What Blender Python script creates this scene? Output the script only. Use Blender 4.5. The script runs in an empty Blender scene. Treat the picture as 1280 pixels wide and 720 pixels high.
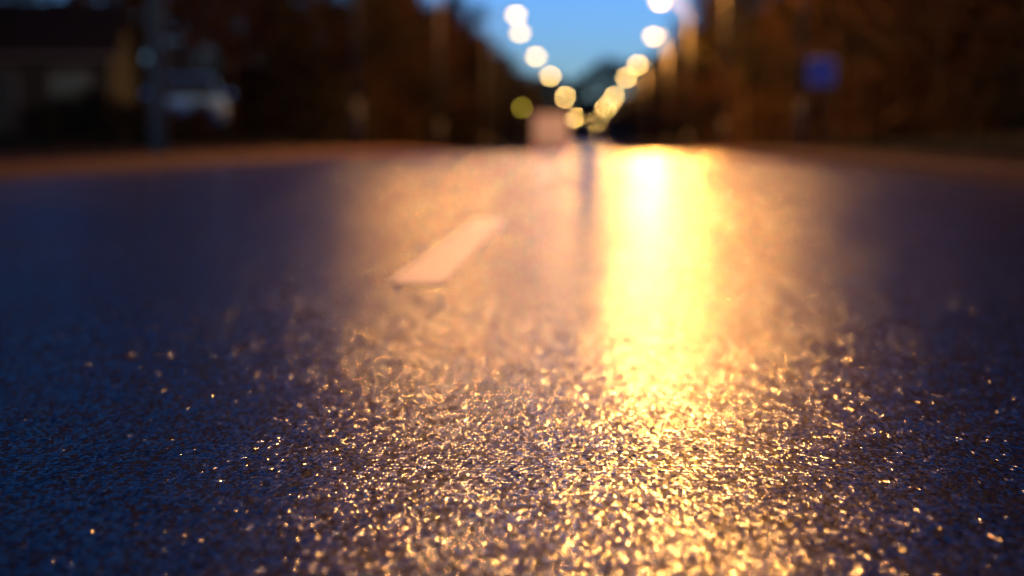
import bpy, bmesh, math, random
import numpy as np
from mathutils import Vector, Matrix
random.seed(7); rng=np.random.default_rng(7)
S=bpy.context.scene
S.view_settings.view_transform='Standard'; S.view_settings.look='None'; S.view_settings.exposure=0
def link(o,parent=None):
    S.collection.objects.link(o)
    if parent: o.parent=parent
    return o
def empty(name,loc=(0,0,0),rot=0):
    e=bpy.data.objects.new(name,None); e.location=loc; e.rotation_euler=(0,0,rot); e.empty_display_size=.3
    return link(e)
# ---------- materials
def mat(name,base=(.5,.5,.5),rough=.6,metal=0,emis=None,estr=0,noise=None,nscale=5,bump=0,bscale=30,spec=.5):
    m=bpy.data.materials.new(name); m.use_nodes=True; nt=m.node_tree; b=nt.nodes['Principled BSDF']
    b.inputs['Base Color'].default_value=(*base,1); b.inputs['Roughness'].default_value=rough
    b.inputs['Metallic'].default_value=metal; b.inputs['Specular IOR Level'].default_value=spec
    if emis:
        b.inputs['Emission Color'].default_value=(*emis,1); b.inputs['Emission Strength'].default_value=estr
        m.cycles.emission_sampling='NONE'
    tc=nt.nodes.new('ShaderNodeTexCoord')
    if noise:
        n=nt.nodes.new('ShaderNodeTexNoise'); n.inputs['Scale'].default_value=nscale; n.inputs['Detail'].default_value=5
        nt.links.new(tc.outputs['Object'],n.inputs['Vector'])
        r=nt.nodes.new('ShaderNodeValToRGB'); r.color_ramp.elements[0].position=.35; r.color_ramp.elements[1].position=.65
        r.color_ramp.elements[0].color=(*base,1); r.color_ramp.elements[1].color=(*noise,1)
        nt.links.new(n.outputs['Fac'],r.inputs['Fac']); nt.links.new(r.outputs['Color'],b.inputs['Base Color'])
    if bump:
        n=nt.nodes.new('ShaderNodeTexNoise'); n.inputs['Scale'].default_value=bscale; n.inputs['Detail'].default_value=4
        nt.links.new(tc.outputs['Object'],n.inputs['Vector'])
        bp=nt.nodes.new('ShaderNodeBump'); bp.inputs['Strength'].default_value=bump; bp.inputs['Distance'].default_value=.02
        nt.links.new(n.outputs['Fac'],bp.inputs['Height']); nt.links.new(bp.outputs['Normal'],b.inputs['Normal'])
    return m
def wet_mat(name,c0,c1,rbase,rcoat,slope=1.0,tilt=1.0,dome=.19,scale=230,cell=235,spec=.5,coat=.88,ior=1.14,film=.22,stretch=.34):
    """rough wet stone under a thin film of water; each stone chip has its own tilt and a slightly rounded top"""
    m=bpy.data.materials.new(name); m.use_nodes=True; nt=m.node_tree; N=nt.nodes; L=nt.links
    b=N['Principled BSDF']; b.inputs['IOR'].default_value=ior; b.inputs['Specular IOR Level'].default_value=spec
    b.inputs['Coat Weight'].default_value=coat; b.inputs['Coat IOR'].default_value=1.4
    geo=N.new('ShaderNodeNewGeometry')
    def nz(sc,det=2,rough=.5,src=None):
        n=N.new('ShaderNodeTexNoise'); n.inputs['Scale'].default_value=sc; n.inputs['Detail'].default_value=det; n.inputs['Roughness'].default_value=rough
        L.new(src or geo.outputs['Position'],n.inputs['Vector']); return n
    def vm(op,a,bv):
        v=N.new('ShaderNodeVectorMath'); v.operation=op
        L.new(a,v.inputs[0])
        if isinstance(bv,tuple): v.inputs[1].default_value=bv
        else: L.new(bv,v.inputs[1])
        return v.outputs[0]
    def norm(s):
        nn=N.new('ShaderNodeVectorMath'); nn.operation='NORMALIZE'; L.new(s,nn.inputs[0]); return nn.outputs[0]
    g=nz(scale,1.5,.55); s0=vm('SUBTRACT',g.outputs['Color'],(.5,.5,.5)); s=vm('MULTIPLY',s0,(slope,slope,0)); sf=vm('MULTIPLY',s0,(film,film,0))
    big=nz(14,2); c=vm('SUBTRACT',big.outputs['Color'],(.5,.5,.5)); c=vm('MULTIPLY',c,(.16,.16,0))
    s=vm('ADD',s,c); base_s=vm('ADD',s,geo.outputs['Normal'])
    sf=vm('ADD',sf,c); coat_s=vm('ADD',sf,geo.outputs['Normal'])
    # chips
    flat=vm('MULTIPLY',geo.outputs['Position'],(1,stretch,0))
    warp=nz(90,1); wv=vm('SUBTRACT',warp.outputs['Color'],(.5,.5,.5)); wv=vm('MULTIPLY',wv,(.003,.003,0)); flat=vm('ADD',flat,wv)
    vo=N.new('ShaderNodeTexVoronoi'); vo.voronoi_dimensions='2D'; vo.inputs['Scale'].default_value=cell; L.new(flat,vo.inputs['Vector'])
    d=vm('SUBTRACT',flat,vo.outputs['Position']); d=vm('MULTIPLY',d,(cell*dome,cell*dome,0))
    sep=N.new('ShaderNodeSeparateColor'); L.new(vo.outputs['Color'],sep.inputs[0])
    pw=N.new('ShaderNodeMath'); pw.operation='POWER'; L.new(sep.outputs[2],pw.inputs[0]); pw.inputs[1].default_value=3
    ml=N.new('ShaderNodeMath'); ml.operation='MULTIPLY_ADD'; L.new(pw.outputs[0],ml.inputs[0]); ml.inputs[1].default_value=1.2*tilt; ml.inputs[2].default_value=.24*tilt
    t=vm('SUBTRACT',vo.outputs['Color'],(.5,.5,.5)); t=vm('MULTIPLY',t,(1,1,0))
    sc=N.new('ShaderNodeVectorMath'); sc.operation='SCALE'; L.new(t,sc.inputs[0]); L.new(ml.outputs[0],sc.inputs['Scale'])
    cs=vm('ADD',coat_s,d); cs=vm('ADD',cs,sc.outputs[0])
    L.new(norm(base_s),b.inputs['Normal']); L.new(norm(cs),b.inputs['Coat Normal'])
    col=nz(60,5,.7); r=N.new('ShaderNodeValToRGB'); r.color_ramp.elements[0].position=.35; r.color_ramp.elements[1].position=.7
    r.color_ramp.elements[0].color=(*c0,1); r.color_ramp.elements[1].color=(*c1,1)
    L.new(col.outputs['Fac'],r.inputs['Fac'])
    L.new(r.outputs['Color'],b.inputs['Base Color'])
    pz=nz(1.1,3)
    def mrn(lo,hi,sock):
        mr=N.new('ShaderNodeMapRange'); mr.inputs['From Min'].default_value=.35; mr.inputs['From Max'].default_value=.65
        mr.inputs['To Min'].default_value=lo; mr.inputs['To Max'].default_value=hi
        L.new(pz.outputs['Fac'],mr.inputs['Value']); L.new(mr.outputs['Result'],b.inputs[sock])
    mrn(rbase*.9,rbase*1.1,'Roughness'); mrn(rcoat*.8,rcoat*1.25,'Coat Roughness')
    return m
M_asph=wet_mat('wet_asphalt',(.005,.008,.014),(.015,.022,.032),.42,.105)
M_paint=wet_mat('worn_road_paint',(.55,.54,.53),(.8,.78,.76),.42,.2,ior=1.3)
M_kerb=mat('kerb_stone',(.2,.028,.016),.7,noise=(.3,.055,.03),nscale=4,bump=.4,spec=.3)
M_pave=mat('clay_paving',(.10,.010,.006),.8,noise=(.14,.017,.011),nscale=3,bump=.4,spec=.05)
M_verge=mat('verge_soil',(.014,.018,.009),.9,noise=(.02,.02,.012),nscale=3,bump=.6,bscale=8,spec=.1)
M_ground=mat('ground_soil',(.03,.03,.02),.9,noise=(.05,.045,.03),nscale=.5,spec=.1)
M_grass=mat('grass_blades',(.015,.024,.008),.8,noise=(.028,.028,.012),nscale=1.2,spec=.2)
M_bark=mat('bark',(.03,.022,.018),.85,noise=(.07,.05,.04),nscale=12,bump=.7,bscale=25,spec=.2)
M_pole=mat('painted_steel',(.08,.08,.085),.6,.2,noise=(.055,.055,.055),nscale=8)
M_wood=mat('weathered_wood',(.13,.12,.12),.8,noise=(.2,.19,.18),nscale=6)
M_house=mat('lamp_housing',(.012,.012,.012),.9,0,spec=.05)
def leafmat(name,cols):
    m=bpy.data.materials.new(name); m.use_nodes=True; nt=m.node_tree; b=nt.nodes['Principled BSDF']
    g=nt.nodes.new('ShaderNodeNewGeometry'); r=nt.nodes.new('ShaderNodeValToRGB')
    el=r.color_ramp.elements
    el[0].color=(*cols[0],1); el[1].color=(*cols[-1],1)
    for i,c in enumerate(cols[1:-1]):
        e=el.new((i+1)/(len(cols)-1)); e.color=(*c,1)
    nt.links.new(g.outputs['Random Per Island'],r.inputs['Fac']); nt.links.new(r.outputs['Color'],b.inputs['Base Color'])
    b.inputs['Roughness'].default_value=.75; b.inputs['Specular IOR Level'].default_value=.15
    return m
M_leafA=leafmat('autumn_leaves',[(.065,.024,.008),(.036,.02,.008),(.09,.034,.01),(.023,.022,.009)])
M_leafB=leafmat('dark_leaves',[(.012,.02,.008),(.023,.022,.01),(.032,.018,.008),(.014,.02,.01)])
# ---------- geometry helpers
def prof(y):
    t=np.clip((np.asarray(y,float)-28)/82,0,1); return -1.2*t*t*(3-2*t)
YS=np.unique(np.concatenate([np.arange(-30,30,3),np.arange(28,130,3),np.arange(130,420,20),np.arange(420,1500,120)])).astype(float)
def mesh_np(name,V,F,mats,smooth=False,mi=None):
    me=bpy.data.meshes.new(name); me.from_pydata([tuple(v) for v in V],[],[tuple(f) for f in F])
    for m in mats: me.materials.append(m)
    if mi is not None: me.polygons.foreach_set('material_index',mi)
    if smooth: me.polygons.foreach_set('use_smooth',[True]*len(me.polygons))
    me.update(); return me
def sweep(name,pts,m,ys=YS,smooth=False):
    V=[];F=[];n=len(pts)
    for y in ys:
        z0=float(prof(y))
        for x,z in pts: V.append((x,y,z0+z))
    for i in range(len(ys)-1):
        for j in range(n-1):
            a=i*n+j; F.append((a,a+1,a+n+1,a+n))
    return link(bpy.data.objects.new(name,mesh_np(name,V,F,[m],smooth)))
XL,XR=-5.3,3.25
sweep('ground',[(-900,-.03),(-40,-.03),(40,-.03),(900,-.03)],M_ground,ys=np.concatenate([YS,[2200.]]))
sweep('road',[(XL,0),(-1,.0),(XR,0)],M_asph)
sweep('kerb',[(XL,-.02),(XL-.015,.115),(XL-.03,.13),(XL-.15,.13)],M_kerb)
sweep('kerb',[(XR+.15,.13),(XR+.03,.13),(XR+.015,.115),(XR,-.02)],M_kerb)
sweep('pavement',[(XL-2.0,.125),(XL-.153,.125)],M_pave)
sweep('pavement',[(XR+.153,.125),(XR+1.9,.125)],M_pave)
sweep('grass_verge',[(-40,.6),(-14,.5),(-9,.3),(XL-2.003,.13)],M_verge)
sweep('grass_verge',[(XR+1.903,.13),(8,.35),(14,.6),(40,.8)],M_verge)
def dash(y0,y1,x=-.42,w=.14):
    bm=bmesh.new(); n=40
    L=[];R=[]
    for i in range(n+1):
        y=y0+(y1-y0)*i/n; z=float(prof(y))+.004
        L.append(bm.verts.new((x-w/2+random.uniform(-.006,.006),y,z))); R.append(bm.verts.new((x+w/2+random.uniform(-.006,.006),y,z)))
    for i in range(n): bm.faces.new((L[i],R[i],R[i+1],L[i+1]))
    me=bpy.data.meshes.new('road_marking'); bm.to_mesh(me); bm.free(); me.materials.append(M_paint)
    link(bpy.data.objects.new('road_marking',me))
dash(3.45,6.2)
for k in range(1,12): dash(3.45+9.2*k,6.2+9.2*k)
dash(-5.7,-2.9)

def tube(bm,p0,p1,r0,r1,seg=8,cap=True,mi=0):
    p0=Vector(p0);p1=Vector(p1); d=(p1-p0).normalized()
    a=d.orthogonal().normalized(); b=d.cross(a)
    A=[];B=[]
    for i in range(seg):
        t=2*math.pi*i/seg; o=a*math.cos(t)+b*math.sin(t)
        A.append(bm.verts.new(p0+o*r0)); B.append(bm.verts.new(p1+o*r1))
    fs=[bm.faces.new((A[i],A[(i+1)%seg],B[(i+1)%seg],B[i])) for i in range(seg)]
    for f in fs: f.smooth=True; f.material_index=mi
    if cap:
        f=bm.faces.new(B); f.material_index=mi; f=bm.faces.new(A[::-1]); f.material_index=mi
def box(bm,c,s,mi=0,bev=0,rot=None):
    M=Matrix.Translation(c)@(rot or Matrix.Identity(4))@Matrix.Diagonal((*s,1))
    r=bmesh.ops.create_cube(bm,size=1,matrix=M); vs=r['verts']
    fs=set(f for v in vs for f in v.link_faces)
    for f in fs: f.material_index=mi
    if bev:
        es=list(set(e for v in vs for e in v.link_edges))
        rr=bmesh.ops.bevel(bm,geom=es,offset=bev,segments=2,profile=.5,affect='EDGES')
        for f in rr['faces']: f.material_index=mi
def bobj(name,bm,mats,parent=None,loc=None,rot=None):
    bmesh.ops.recalc_face_normals(bm,faces=bm.faces)
    me=bpy.data.meshes.new(name); bm.to_mesh(me); bm.free()
    for m in mats: me.materials.append(m)
    o=bpy.data.objects.new(name,me)
    if loc is not None: o.location=loc
    if rot is not None: o.rotation_euler=rot
    return link(o,parent)
# ---------- street lamps
LC=(1.0,.405,.075)
LENS={}
def lensmat(e):
    e=round(e)
    if e not in LENS: LENS[e]=mat('lit_lens',(.01,.008,.005),1.0,emis=(1,.62,.19),estr=e,spec=0)
    return LENS[e]
def street_lamp(y,side,power,headx=4.0,H=8.0):
    z0=float(prof(y)); polex=(XL-.55) if side<0 else (XR+1.9)
    hx=side*headx; e=17*max(1,min(y,400)/90)**2
    p=empty('street_lamp',(polex,y,z0+.12))
    bm=bmesh.new()
    tube(bm,(0,0,0),(0,0,1.2),.10,.10,12); tube(bm,(0,0,1.2),(0,0,H-.8),.085,.055,12)
    dx=hx-polex; prev=Vector((0,0,H-.8)); n=8
    for i in range(1,n+1):
        t=i/n*math.pi/2
        q=Vector((dx*.85*(1-math.cos(t)),0,H-.8+.85*math.sin(t))); tube(bm,prev,q,.05,.045,8); prev=q
    q=Vector((dx*.93,0,H+.07)); tube(bm,prev,q,.045,.04,8)
    box(bm,(0.0,-.095,.7),(.10,.02,.4),0,.005)
    bobj('pole',bm,[M_pole],p)
    bm=bmesh.new(); bmesh.ops.create_uvsphere(bm,u_segments=16,v_segments=8,radius=1,matrix=Matrix.Translation((dx*1.0,0,H+.07))@Matrix.Diagonal((.38,.16,.09,1)))
    for f in bm.faces: f.smooth=True
    bobj('lamp_housing',bm,[M_house],p)
    bm=bmesh.new(); bmesh.ops.create_uvsphere(bm,u_segments=16,v_segments=10,radius=1,matrix=Matrix.Translation((dx,0,H-.02))@Matrix.Diagonal((.25,.14,.15,1)))
    for f in bm.faces: f.smooth=True
    bobj('lens',bm,[lensmat(e)],p)
    ld=bpy.data.lights.new('lamp_light','POINT'); ld.energy=power; ld.color=LC; ld.shadow_soft_size=.14
    lo=bpy.data.objects.new('lamp_light',ld); lo.location=(dx,0,H-.34); link(lo,p)
for y,pw,hx in [(36,1700,4.1),(56,1100,4.1),(81,350,4.1),(92,300,4.4),(116,450,4.24),(153,900,4.1),(233,1200,3.8),(465,1500,4.4)]: street_lamp(y,-1,pw,hx)
for y,pw,hx in [(35,1400,4.0),(55,4600,3.9),(75,8000,3.65),(95,7500,4.2),(130,4500,4.4),(157,2200,4.1),(233,1300,4.1),(315,1000,3.8),(600,1500,3.4)]: street_lamp(y,1,pw,hx)

# ---------- trees
def make_tree(name,h,cr,leaves,lm,seed,cb=.25,leaf=.2):
    R=random.Random(seed); bm=bmesh.new(); tips=[]
    def branch(p,d,L,r,depth):
        n=4; q=p
        for i in range(n):
            d=(d+Vector((R.uniform(-.18,.18),R.uniform(-.18,.18),R.uniform(-.02,.14)))).normalized()
            q2=q+d*L/n; ra=r*(1-.6*i/n); rb=r*(1-.6*(i+1)/n); tube(bm,q,q2,ra,rb,5,False); q=q2
            if depth>0 and i>=1:
                for k in range(2):
                    a=R.uniform(0,6.28); dd=(d*.5+Vector((math.cos(a),math.sin(a),R.uniform(-.1,.6)))*.8).normalized()
                    branch(q,dd,L*R.uniform(.4,.6),rb*.6,depth-1)
            if depth<=1: tips.append((q,L/n))
    p=Vector((0,0,-.2)); d=Vector((0,0,1)); n=9; r=h*.018
    for i in range(n):
        q=p+d*(h*.9/n); rr=r*(1-.085*i); tube(bm,p,q,rr,rr-.085*r,8,False)
        d=(d+Vector((R.uniform(-.06,.06),R.uniform(-.06,.06),.05))).normalized(); p=q
        if q.z>h*cb:
            f=(q.z/h-cb)/(1-cb)
            for k in range(3):
                a=R.uniform(0,6.28); up=.15+.9*f
                branch(q,Vector((math.cos(a),math.sin(a),up)).normalized(),cr*(1.15-.75*f)*R.uniform(.7,1.1),rr*.45,1)
    V=[v.co[:] for v in bm.verts]; bm.verts.index_update(); F=[tuple(v.index for v in f.verts) for f in bm.faces]; nb=len(F); bm.free()
    for _ in range(leaves):
        t,s=R.choice(tips); c=t+Vector((R.gauss(0,.38),R.gauss(0,.38),R.gauss(0,.3)))
        a=Vector((R.gauss(0,1),R.gauss(0,1),R.gauss(0,.6))).normalized(); b=a.orthogonal().normalized()
        b=(Matrix.Rotation(R.uniform(0,6.28),3,a)@b); sz=leaf*R.uniform(.6,1.3)
        i=len(V); V+= [tuple(c-a*sz*.6),tuple(c+b*sz*.35),tuple(c+a*sz*.6),tuple(c-b*sz*.35)]; F.append((i,i+1,i+2,i+3))
    return mesh_np(name,V,F,[M_bark,lm],False,[0]*nb+[1]*(len(F)-nb))
T=[make_tree('autumn_tree',11,3.6,4200,M_leafA,1,leaf=.26),make_tree('autumn_tree',12,3.8,4200,M_leafA,2,leaf=.26),
   make_tree('autumn_tree',11.5,3.5,4200,M_leafB,3,leaf=.26),make_tree('autumn_tree',13,4.2,4800,M_leafB,4,.2,leaf=.26)]
B=[make_tree('shrub',3.2,1.9,2600,M_leafB,11,.02,.22),make_tree('shrub',2.6,1.8,2600,M_leafA,12,.02,.22)]
def put(name,me,x,y,s,z=0):
    o=bpy.data.objects.new(name,me); o.location=(x,y,float(prof(y))+z); o.rotation_euler=(0,0,random.uniform(0,6.28)); o.scale=(s,s,s*random.uniform(.92,1.08)); return link(o)
def row(x,y0,y1,step,meshes,s0,s1,name='autumn_tree',jx=.8,skip=None,z=.25):
    y=y0
    while y<y1:
        yy=y+random.uniform(-.25,.25)*step; xx=x+random.uniform(-jx,jx)
        if not(skip and skip(xx,yy)): put(name,random.choice(meshes),xx,yy,random.uniform(s0,s1),z)
        y+=step*(1+max(0,(y-120)/300))
skipL=lambda x,y:(15<y<62 and x>-14) or (38<y<54 and x>-22) or (y<48 and -20<x<-14 and y>30)
row(-11.8,12,430,9,T,.85,1.05,skip=skipL)
row(-17.5,14,430,9,T,.95,1.2,skip=skipL)
row(-25,20,430,10,T,1.1,1.3,skip=skipL)
row(11.2,13,430,8.5,T,.85,1.05)
row(17.5,14,430,9,T,1.0,1.2)
row(25,20,430,10,T,1.1,1.35)
row(-24,20,160,4,B,1.0,1.6,'shrub',1.5,skipL,.4)
row(-13,64,300,6,B,.8,1.3,'shrub',1,skipL)
row(13,10,300,4.5,B,.9,1.4,'shrub',1)
row(20,14,160,4,B,1.2,1.8,'shrub',1.5)
row(-8.4,21,33,1.3,B,.18,.26,'shrub',.2)
# ---------- distant woodland
def woodland():
    V=[];F=[];n=22000
    for _ in range(n):
        x=random.uniform(-420,420); y=random.uniform(640,720)
        top=27+5*math.sin(x*.021+1)+4*math.sin(x*.07)+2.5*math.sin(x*.23)+ (abs(x)*.03)
        f=random.random(); z=top*(1-f*f*.9)-1.2+random.gauss(0,1.1)
        s=random.uniform(1.0,2.2); a=Vector((random.gauss(0,1),random.gauss(0,1),random.gauss(0,1))).normalized(); b=a.orthogonal().normalized(); c=Vector((x,y,z))
        i=len(V); V+=[tuple(c-a*s),tuple(c+b*s*.7),tuple(c+a*s),tuple(c-b*s*.7)]; F.append((i,i+1,i+2,i+3))
    return link(bpy.data.objects.new('distant_woodland',mesh_np('distant_woodland',V,F,[M_leafB])))
woodland()
def hill():
    V=[];F=[];xs=np.linspace(-800,800,81); ys=np.linspace(625,1500,16)
    for y in ys:
        for x in xs:
            t=min(1,(y-625)/110); z=-1.3+(22+5*math.sin(x*.012)+.01*abs(x))*t*t*(3-2*t); V.append((x,y,z))
    n=len(xs)
    for i in range(len(ys)-1):
        for j in range(n-1): a=i*n+j; F.append((a,a+1,a+n+1,a+n))
    link(bpy.data.objects.new('hill',mesh_np('hill',V,F,[M_ground],True)))
hill()
def grass():
    V=[];F=[]
    def blades(x0,x1,y0,y1,n,h):
        for _ in range(n):
            x=random.uniform(x0,x1); y=y0+(y1-y0)*random.random()**1.5
            zz=.13+.17*min(1,max(0,(abs(x)-6)/3))
            z=float(prof(y))+zz-.03; a=random.uniform(0,3.14); w=.012*(1+y/30); hh=h*random.uniform(.4,1.2)
            dx,dy=math.cos(a)*w,math.sin(a)*w; lx,ly=random.gauss(0,.3)*hh,random.gauss(0,.3)*hh
            i=len(V); V.extend([(x-dx,y-dy,z),(x+dx,y+dy,z),(x+lx,y+ly,z+hh)]); F.append((i,i+1,i+2))
    blades(-12,XL-2.02,5,110,25000,.2); blades(XR+1.95,11,5,110,25000,.2)
    link(bpy.data.objects.new('grass',mesh_np('grass',V,F,[M_grass])))
grass()
# ---------- cars
def lathe_wheel(bm,c,r,w,mi_t,mi_r):
    x,y,z=c
    tube(bm,(x-w/2,y,z),(x+w/2,y,z),r,r,24,True,mi_t)
    tube(bm,(x-w/2-.008,y,z),(x+w/2+.008,y,z),r*.62,r*.62,20,True,mi_r)
def car(name,loc,rot,paint,front_on=0,tail_on=0):
    p=empty(name,loc,rot)
    glass=mat('car_glass',(.02,.03,.04),.06,spec=.5); tyre=mat('tyre',(.02,.02,.02),.8); rim=mat('rim',(.45,.45,.46),.3,.8)
    hl=mat('headlight',(.8,.8,.8),.15,emis=(1,.9,.7),estr=front_on); tl=mat('tail_light',(.5,.02,.02),.2,emis=(1,.05,.02),estr=tail_on); blk=mat('black_trim',(.02,.02,.02),.5)
    st=[(-2.1,.62,.32,.58),(-2.0,.80,.25,.72),(-1.5,.86,.22,.86),(-.9,.88,.20,.95),(0,.89,.20,.98),(1.0,.88,.22,.98),(1.7,.85,.25,.97),(2.0,.78,.3,.9),(2.08,.66,.36,.7)]
    bm=bmesh.new(); rings=[]
    for y,w,zb,zt in st:
        m=(zb+zt)/2
        pts=[(-w*.85,zb),(-w*.98,zb+.08),(-w,m),(-w*.97,zt-.08),(-w*.86,zt),(0,zt+.03),(w*.86,zt),(w*.97,zt-.08),(w,m),(w*.98,zb+.08),(w*.85,zb)]
        rings.append([bm.verts.new((x,y,z)) for x,z in pts])
    for a,b in zip(rings,rings[1:]):
        for i in range(len(a)-1): f=bm.faces.new((a[i],a[i+1],b[i+1],b[i])); f.smooth=True
        bm.faces.new((a[-1],a[0],b[0],b[-1]))
    bm.faces.new(rings[0]); bm.faces.new(rings[-1][::-1])
    bobj('body',bm,[paint],p)
    bm=bmesh.new()
    lo=[(-.74,-1.05),(.74,-1.05),(.78,1.75),(-.78,1.75)]; hi=[(-.56,-.25),(.56,-.25),(.56,1.25),(-.56,1.25)]
    a=[bm.verts.new((x,y,.95)) for x,y in lo]; b=[bm.verts.new((x,y,1.42)) for x,y in hi]
    for i in range(4): bm.faces.new((a[i],a[(i+1)%4],b[(i+1)%4],b[i]))
    bm.faces.new(b); bobj('windows',bm,[glass],p)
    bm=bmesh.new(); box(bm,(0,.5,1.435),(1.16,1.56,.05),0,.02)
    for (x,y),(u,v) in zip(lo,hi): tube(bm,(x*1.01,y,.94),(u*1.01,v,1.43),.035,.03,6)
    for s in(-1,1): tube(bm,(s*.765,.45,.95),(s*.575,.5,1.42),.03,.03,6); box(bm,(s*.95,-.75,1.02),(.18,.09,.12),0,.02)
    bobj('roof',bm,[paint],p)
    bm=bmesh.new()
    for s in(-1,1):
        for y in(-1.3,1.3): lathe_wheel(bm,(s*.8,y,.31),.31,.2,0,1)
    bobj('wheels',bm,[tyre,rim],p)
    bm=bmesh.new()
    for s in(-1,1):
        box(bm,(s*.6,-2.02,.62),(.3,.12,.14),0,.02); box(bm,(s*.66,2.02,.74),(.2,.1,.24),1,.02)
    box(bm,(0,-2.08,.45),(.9,.06,.16),2,.01); box(bm,(0,2.07,.42),(1.2,.06,.1),2,.01)
    bobj('lights',bm,[hl,tl,blk],p)
    return p
bluepaint=mat('pale_blue_paint',(.17,.48,.98),.55,.0,spec=.35)
car('parked_car',(-9.6,34,.36),math.radians(16),bluepaint)
# ---------- box truck
def truck(loc):
    p=empty('box_truck',loc)
    white=mat('truck_panel',(.45,.46,.8),.5,noise=(.4,.41,.72),nscale=1.5); cab=mat('cab_paint',(.4,.4,.42),.3); blk=mat('chassis',(.03,.03,.03),.7)
    tyre=mat('tyre',(.02,.02,.02),.8); rim=mat('rim',(.45,.45,.46),.3,.8); gl=mat('truck_glass',(.02,.03,.04),.08); red=mat('tail_light',(.6,.03,.02),.3,emis=(1,.06,.03),estr=1.5); al=mat('aluminium_frame',(.3,.29,.4),.4,.4)
    bm=bmesh.new(); box(bm,(0,3,2.1),(2.4,6,2.3),0,.04)
    for x in(-1.2,1.2): box(bm,(x,-.01,2.1),(.1,.08,2.36),1)
    for z in(.95,3.25): box(bm,(0,-.012,z),(2.3,.07,.1),1)
    box(bm,(0,-.015,2.1),(.04,.04,2.2),1)
    for s in(-1,1):
        tube(bm,(s*.25,-.05,1.0),(s*.25,-.05,3.2),.02,.02,6,True,1)
    bobj('cargo_box',bm,[white,al],p)
    bm=bmesh.new(); box(bm,(0,6.95,1.6),(2.1,1.6,1.9),0,.15); box(bm,(0,7.78,1.95),(1.8,.04,.7),1); 
    for s in(-1,1): box(bm,(s*1.055,7.1,1.95),(.03,.9,.6),1)
    bobj('cab',bm,[cab,gl],p)
    bm=bmesh.new(); box(bm,(0,3.7,.72),(.9,7.4,.22),0); box(bm,(0,-.05,.55),(2.3,.1,.14),0,.01)
    bobj('chassis',bm,[blk],p)
    bm=bmesh.new()
    for s in(-1,1):
        for y in(1.4,6.6): lathe_wheel(bm,(s*.95,y,.45),.45,.3,0,1)
    bobj('wheels',bm,[tyre,rim],p)
    bm=bmesh.new()
    for s in(-1,1): box(bm,(s*1.0,-.08,.75),(.3,.05,.12),0,.01); box(bm,(s*1.05,-.05,3.2),(.12,.04,.06),0)
    bobj('tail_lights',bm,[red],p)
truck((-2.75,104,float(prof(104))))
def traffic_light(x,y):
    p=empty('traffic_light',(x,y,float(prof(y))+.12)); blk=mat('signal_housing',(.02,.02,.02),.5)
    off=mat('lens_off',(.05,.02,.01),.3); on=mat('lens_lit',(.5,.5,.1),.3,emis=(.75,.58,.05),estr=10)
    bm=bmesh.new(); tube(bm,(0,0,0),(0,0,4.4),.07,.06,10); bobj('pole',bm,[M_pole],p)
    bm=bmesh.new(); box(bm,(0,-.2,3.95),(.36,.24,1.05),0,.03)
    for z in(3.62,3.95,4.28):
        tube(bm,(0,-.34,z+.11),(0,-.5,z+.09),.02,.02,6)
    bobj('signal_housing',bm,[blk],p)
    for i,z in enumerate((3.62,3.95,4.28)):
        bm=bmesh.new(); tube(bm,(0,-.32,z),(0,-.36,z),.13,.11,20); bobj('lens_%d'%i,bm,[on if i==1 else off],p)
traffic_light(-5.65,122)
def blue_sign(x,y):
    p=empty('blue_sign',(x,y,.12)); b=mat('blue_plate',(.15,.14,.65),.5,spec=.3); w=mat('white_border',(.8,.8,.8),.4)
    bm=bmesh.new(); tube(bm,(0,0,0),(0,0,2.3),.03,.03,10); box(bm,(0,-.02,1.55),(.1,.05,.04)); box(bm,(0,-.02,2.0),(.1,.05,.04)); bobj('post',bm,[M_pole],p)
    bm=bmesh.new(); box(bm,(0,-.05,1.78),(.6,.012,.6),0,.004); box(bm,(0,-.045,1.78),(.64,.008,.64),1,.003); bobj('plate',bm,[b,w],p)
blue_sign(5.5,34.4)
def utility(x,y):
    p=empty('utility_pole',(x,y,.12)); bm=bmesh.new(); tube(bm,(0,0,0),(0,0,8.5),.13,.09,12)
    box(bm,(0,-.12,7.9),(1.8,.1,.12))
    for dx in(-.8,-.3,.3,.8): tube(bm,(dx,-.12,7.95),(dx,-.12,8.15),.04,.03,8)
    for z in range(4): box(bm,(.13,0,2.6+z*.5),(.12,.02,.02))
    bobj('pole',bm,[M_wood],p)
utility(-6.15,20.2)
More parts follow.
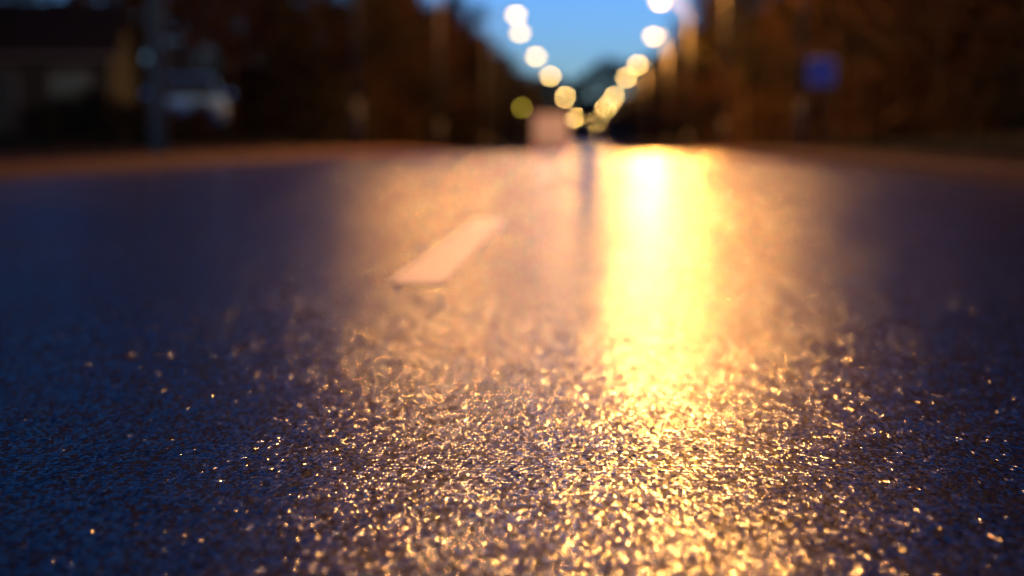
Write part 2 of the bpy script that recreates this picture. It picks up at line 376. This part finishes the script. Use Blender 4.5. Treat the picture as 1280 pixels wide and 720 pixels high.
def house(x,y,rot):
    p=empty('house',(x,y,.4),rot)
    br=mat('render_wall',(.035,.045,.042),.9,noise=(.05,.06,.055),nscale=2,bump=.3,spec=.1); rf=mat('roof_tiles',(.02,.018,.016),.8,noise=(.03,.025,.02),nscale=6,spec=.1); fr=mat('window_frame',(.2,.2,.19),.5); gl=mat('window_glass',(.03,.04,.05),.1); dr=mat('door_paint',(.04,.06,.05),.5)
    bm=bmesh.new(); W,D,H=7.,6.,2.7
    box(bm,(0,D/2,H/2),(W,D,H))
    for s in(-1,1):
        a=bm.verts.new((s*W/2,0,H));b=bm.verts.new((s*W/2,D,H));c=bm.verts.new((s*W/2,D/2,H+1.8)); bm.faces.new((a,b,c))
    bobj('walls',bm,[br],p)
    bm=bmesh.new()
    an=math.atan2(1.8,D/2); L=math.hypot(D/2+.35,1.8+.21)
    for s in(-1,1):
        R=Matrix.Rotation(-s*an if s>0 else an,4,'X')
        box(bm,(0,D/2+s*(D/4+.17),H+.95-.08),(W+.6,L,.1),0,0,R)
    box(bm,(2,D/2,H+2.0),(.6,.6,1.2)); bobj('roof',bm,[rf],p)
    bm=bmesh.new(); box(bm,(0,-.36,H-.12),(W+.5,.1,.1)); 
    for wx in(-2.2,2.2):
        for dx in(-.62,0,.62): box(bm,(wx+dx,-.03,1.5),(.06,.07,1.2))
        for dz in(-.6,.6): box(bm,(wx,-.034,1.5+dz),(1.3,.07,.06))
    for dx in(-.5,.5): box(bm,(dx,-.03,1.05),(.07,.07,2.1))
    box(bm,(0,-.034,2.12),(1.07,.07,.07)); bobj('window_frames',bm,[fr],p)
    bm=bmesh.new()
    for wx in(-2.2,2.2): box(bm,(wx,-.008,1.5),(1.2,.02,1.15))
    bobj('windows',bm,[gl],p)
    bm=bmesh.new(); box(bm,(0,-.008,1.03),(.94,.03,2.04)); bobj('door',bm,[dr],p)
house(-19.2,46,math.radians(10))
# ---------- world (blue hour): bright low twilight band, darker overhead
w=bpy.data.worlds.new('World'); S.world=w; w.use_nodes=True; nt=w.node_tree
sky=nt.nodes.new('ShaderNodeTexSky'); sky.sky_type='NISHITA'; sky.sun_disc=False; sky.sun_elevation=math.radians(5.0); sky.sun_rotation=math.radians(200)
sky.ozone_density=3; sky.air_density=1.0; sky.dust_density=.3
tc=nt.nodes.new('ShaderNodeTexCoord'); sx=nt.nodes.new('ShaderNodeSeparateXYZ'); nt.links.new(tc.outputs['Generated'],sx.inputs[0])
cr=nt.nodes.new('ShaderNodeValToRGB'); e=cr.color_ramp.elements; e[0].position=0; e[0].color=(.65,.95,1.85,1); e[1].position=.11; e[1].color=(.65,1.02,2.15,1)
for pos,c in((.22,(.08,.38,.9,1)),(1.0,(.025,.12,.29,1))): q=e.new(pos); q.color=c
nt.links.new(sx.outputs['Z'],cr.inputs[0])
mx=nt.nodes.new('ShaderNodeMix'); mx.data_type='RGBA'; mx.blend_type='MULTIPLY'; mx.inputs[0].default_value=1; mx.clamp_result=False
nt.links.new(sky.outputs[0],mx.inputs[6]); nt.links.new(cr.outputs[0],mx.inputs[7]); nt.links.new(mx.outputs[2],nt.nodes['Background'].inputs[0]); nt.nodes['Background'].inputs[1].default_value=.15
sd=bpy.data.lights.new('sun','SUN'); sd.energy=.02; sd.angle=math.radians(12); sd.color=(1,.85,.75)
so=bpy.data.objects.new('sun',sd); so.rotation_euler=(math.radians(88),0,math.radians(-20)); link(so)
# ---------- camera
cd=bpy.data.cameras.new('camera'); cam=bpy.data.objects.new('camera',cd); link(cam); S.camera=cam
cam.location=(0,0,.36); cd.lens=50; cd.sensor_width=36; cd.clip_end=5000; cd.clip_start=.02
cam.rotation_euler=(math.radians(90-6.04),0,math.radians(3.06))
cd.dof.use_dof=True; cd.dof.focus_distance=1.6; cd.dof.aperture_fstop=2.0
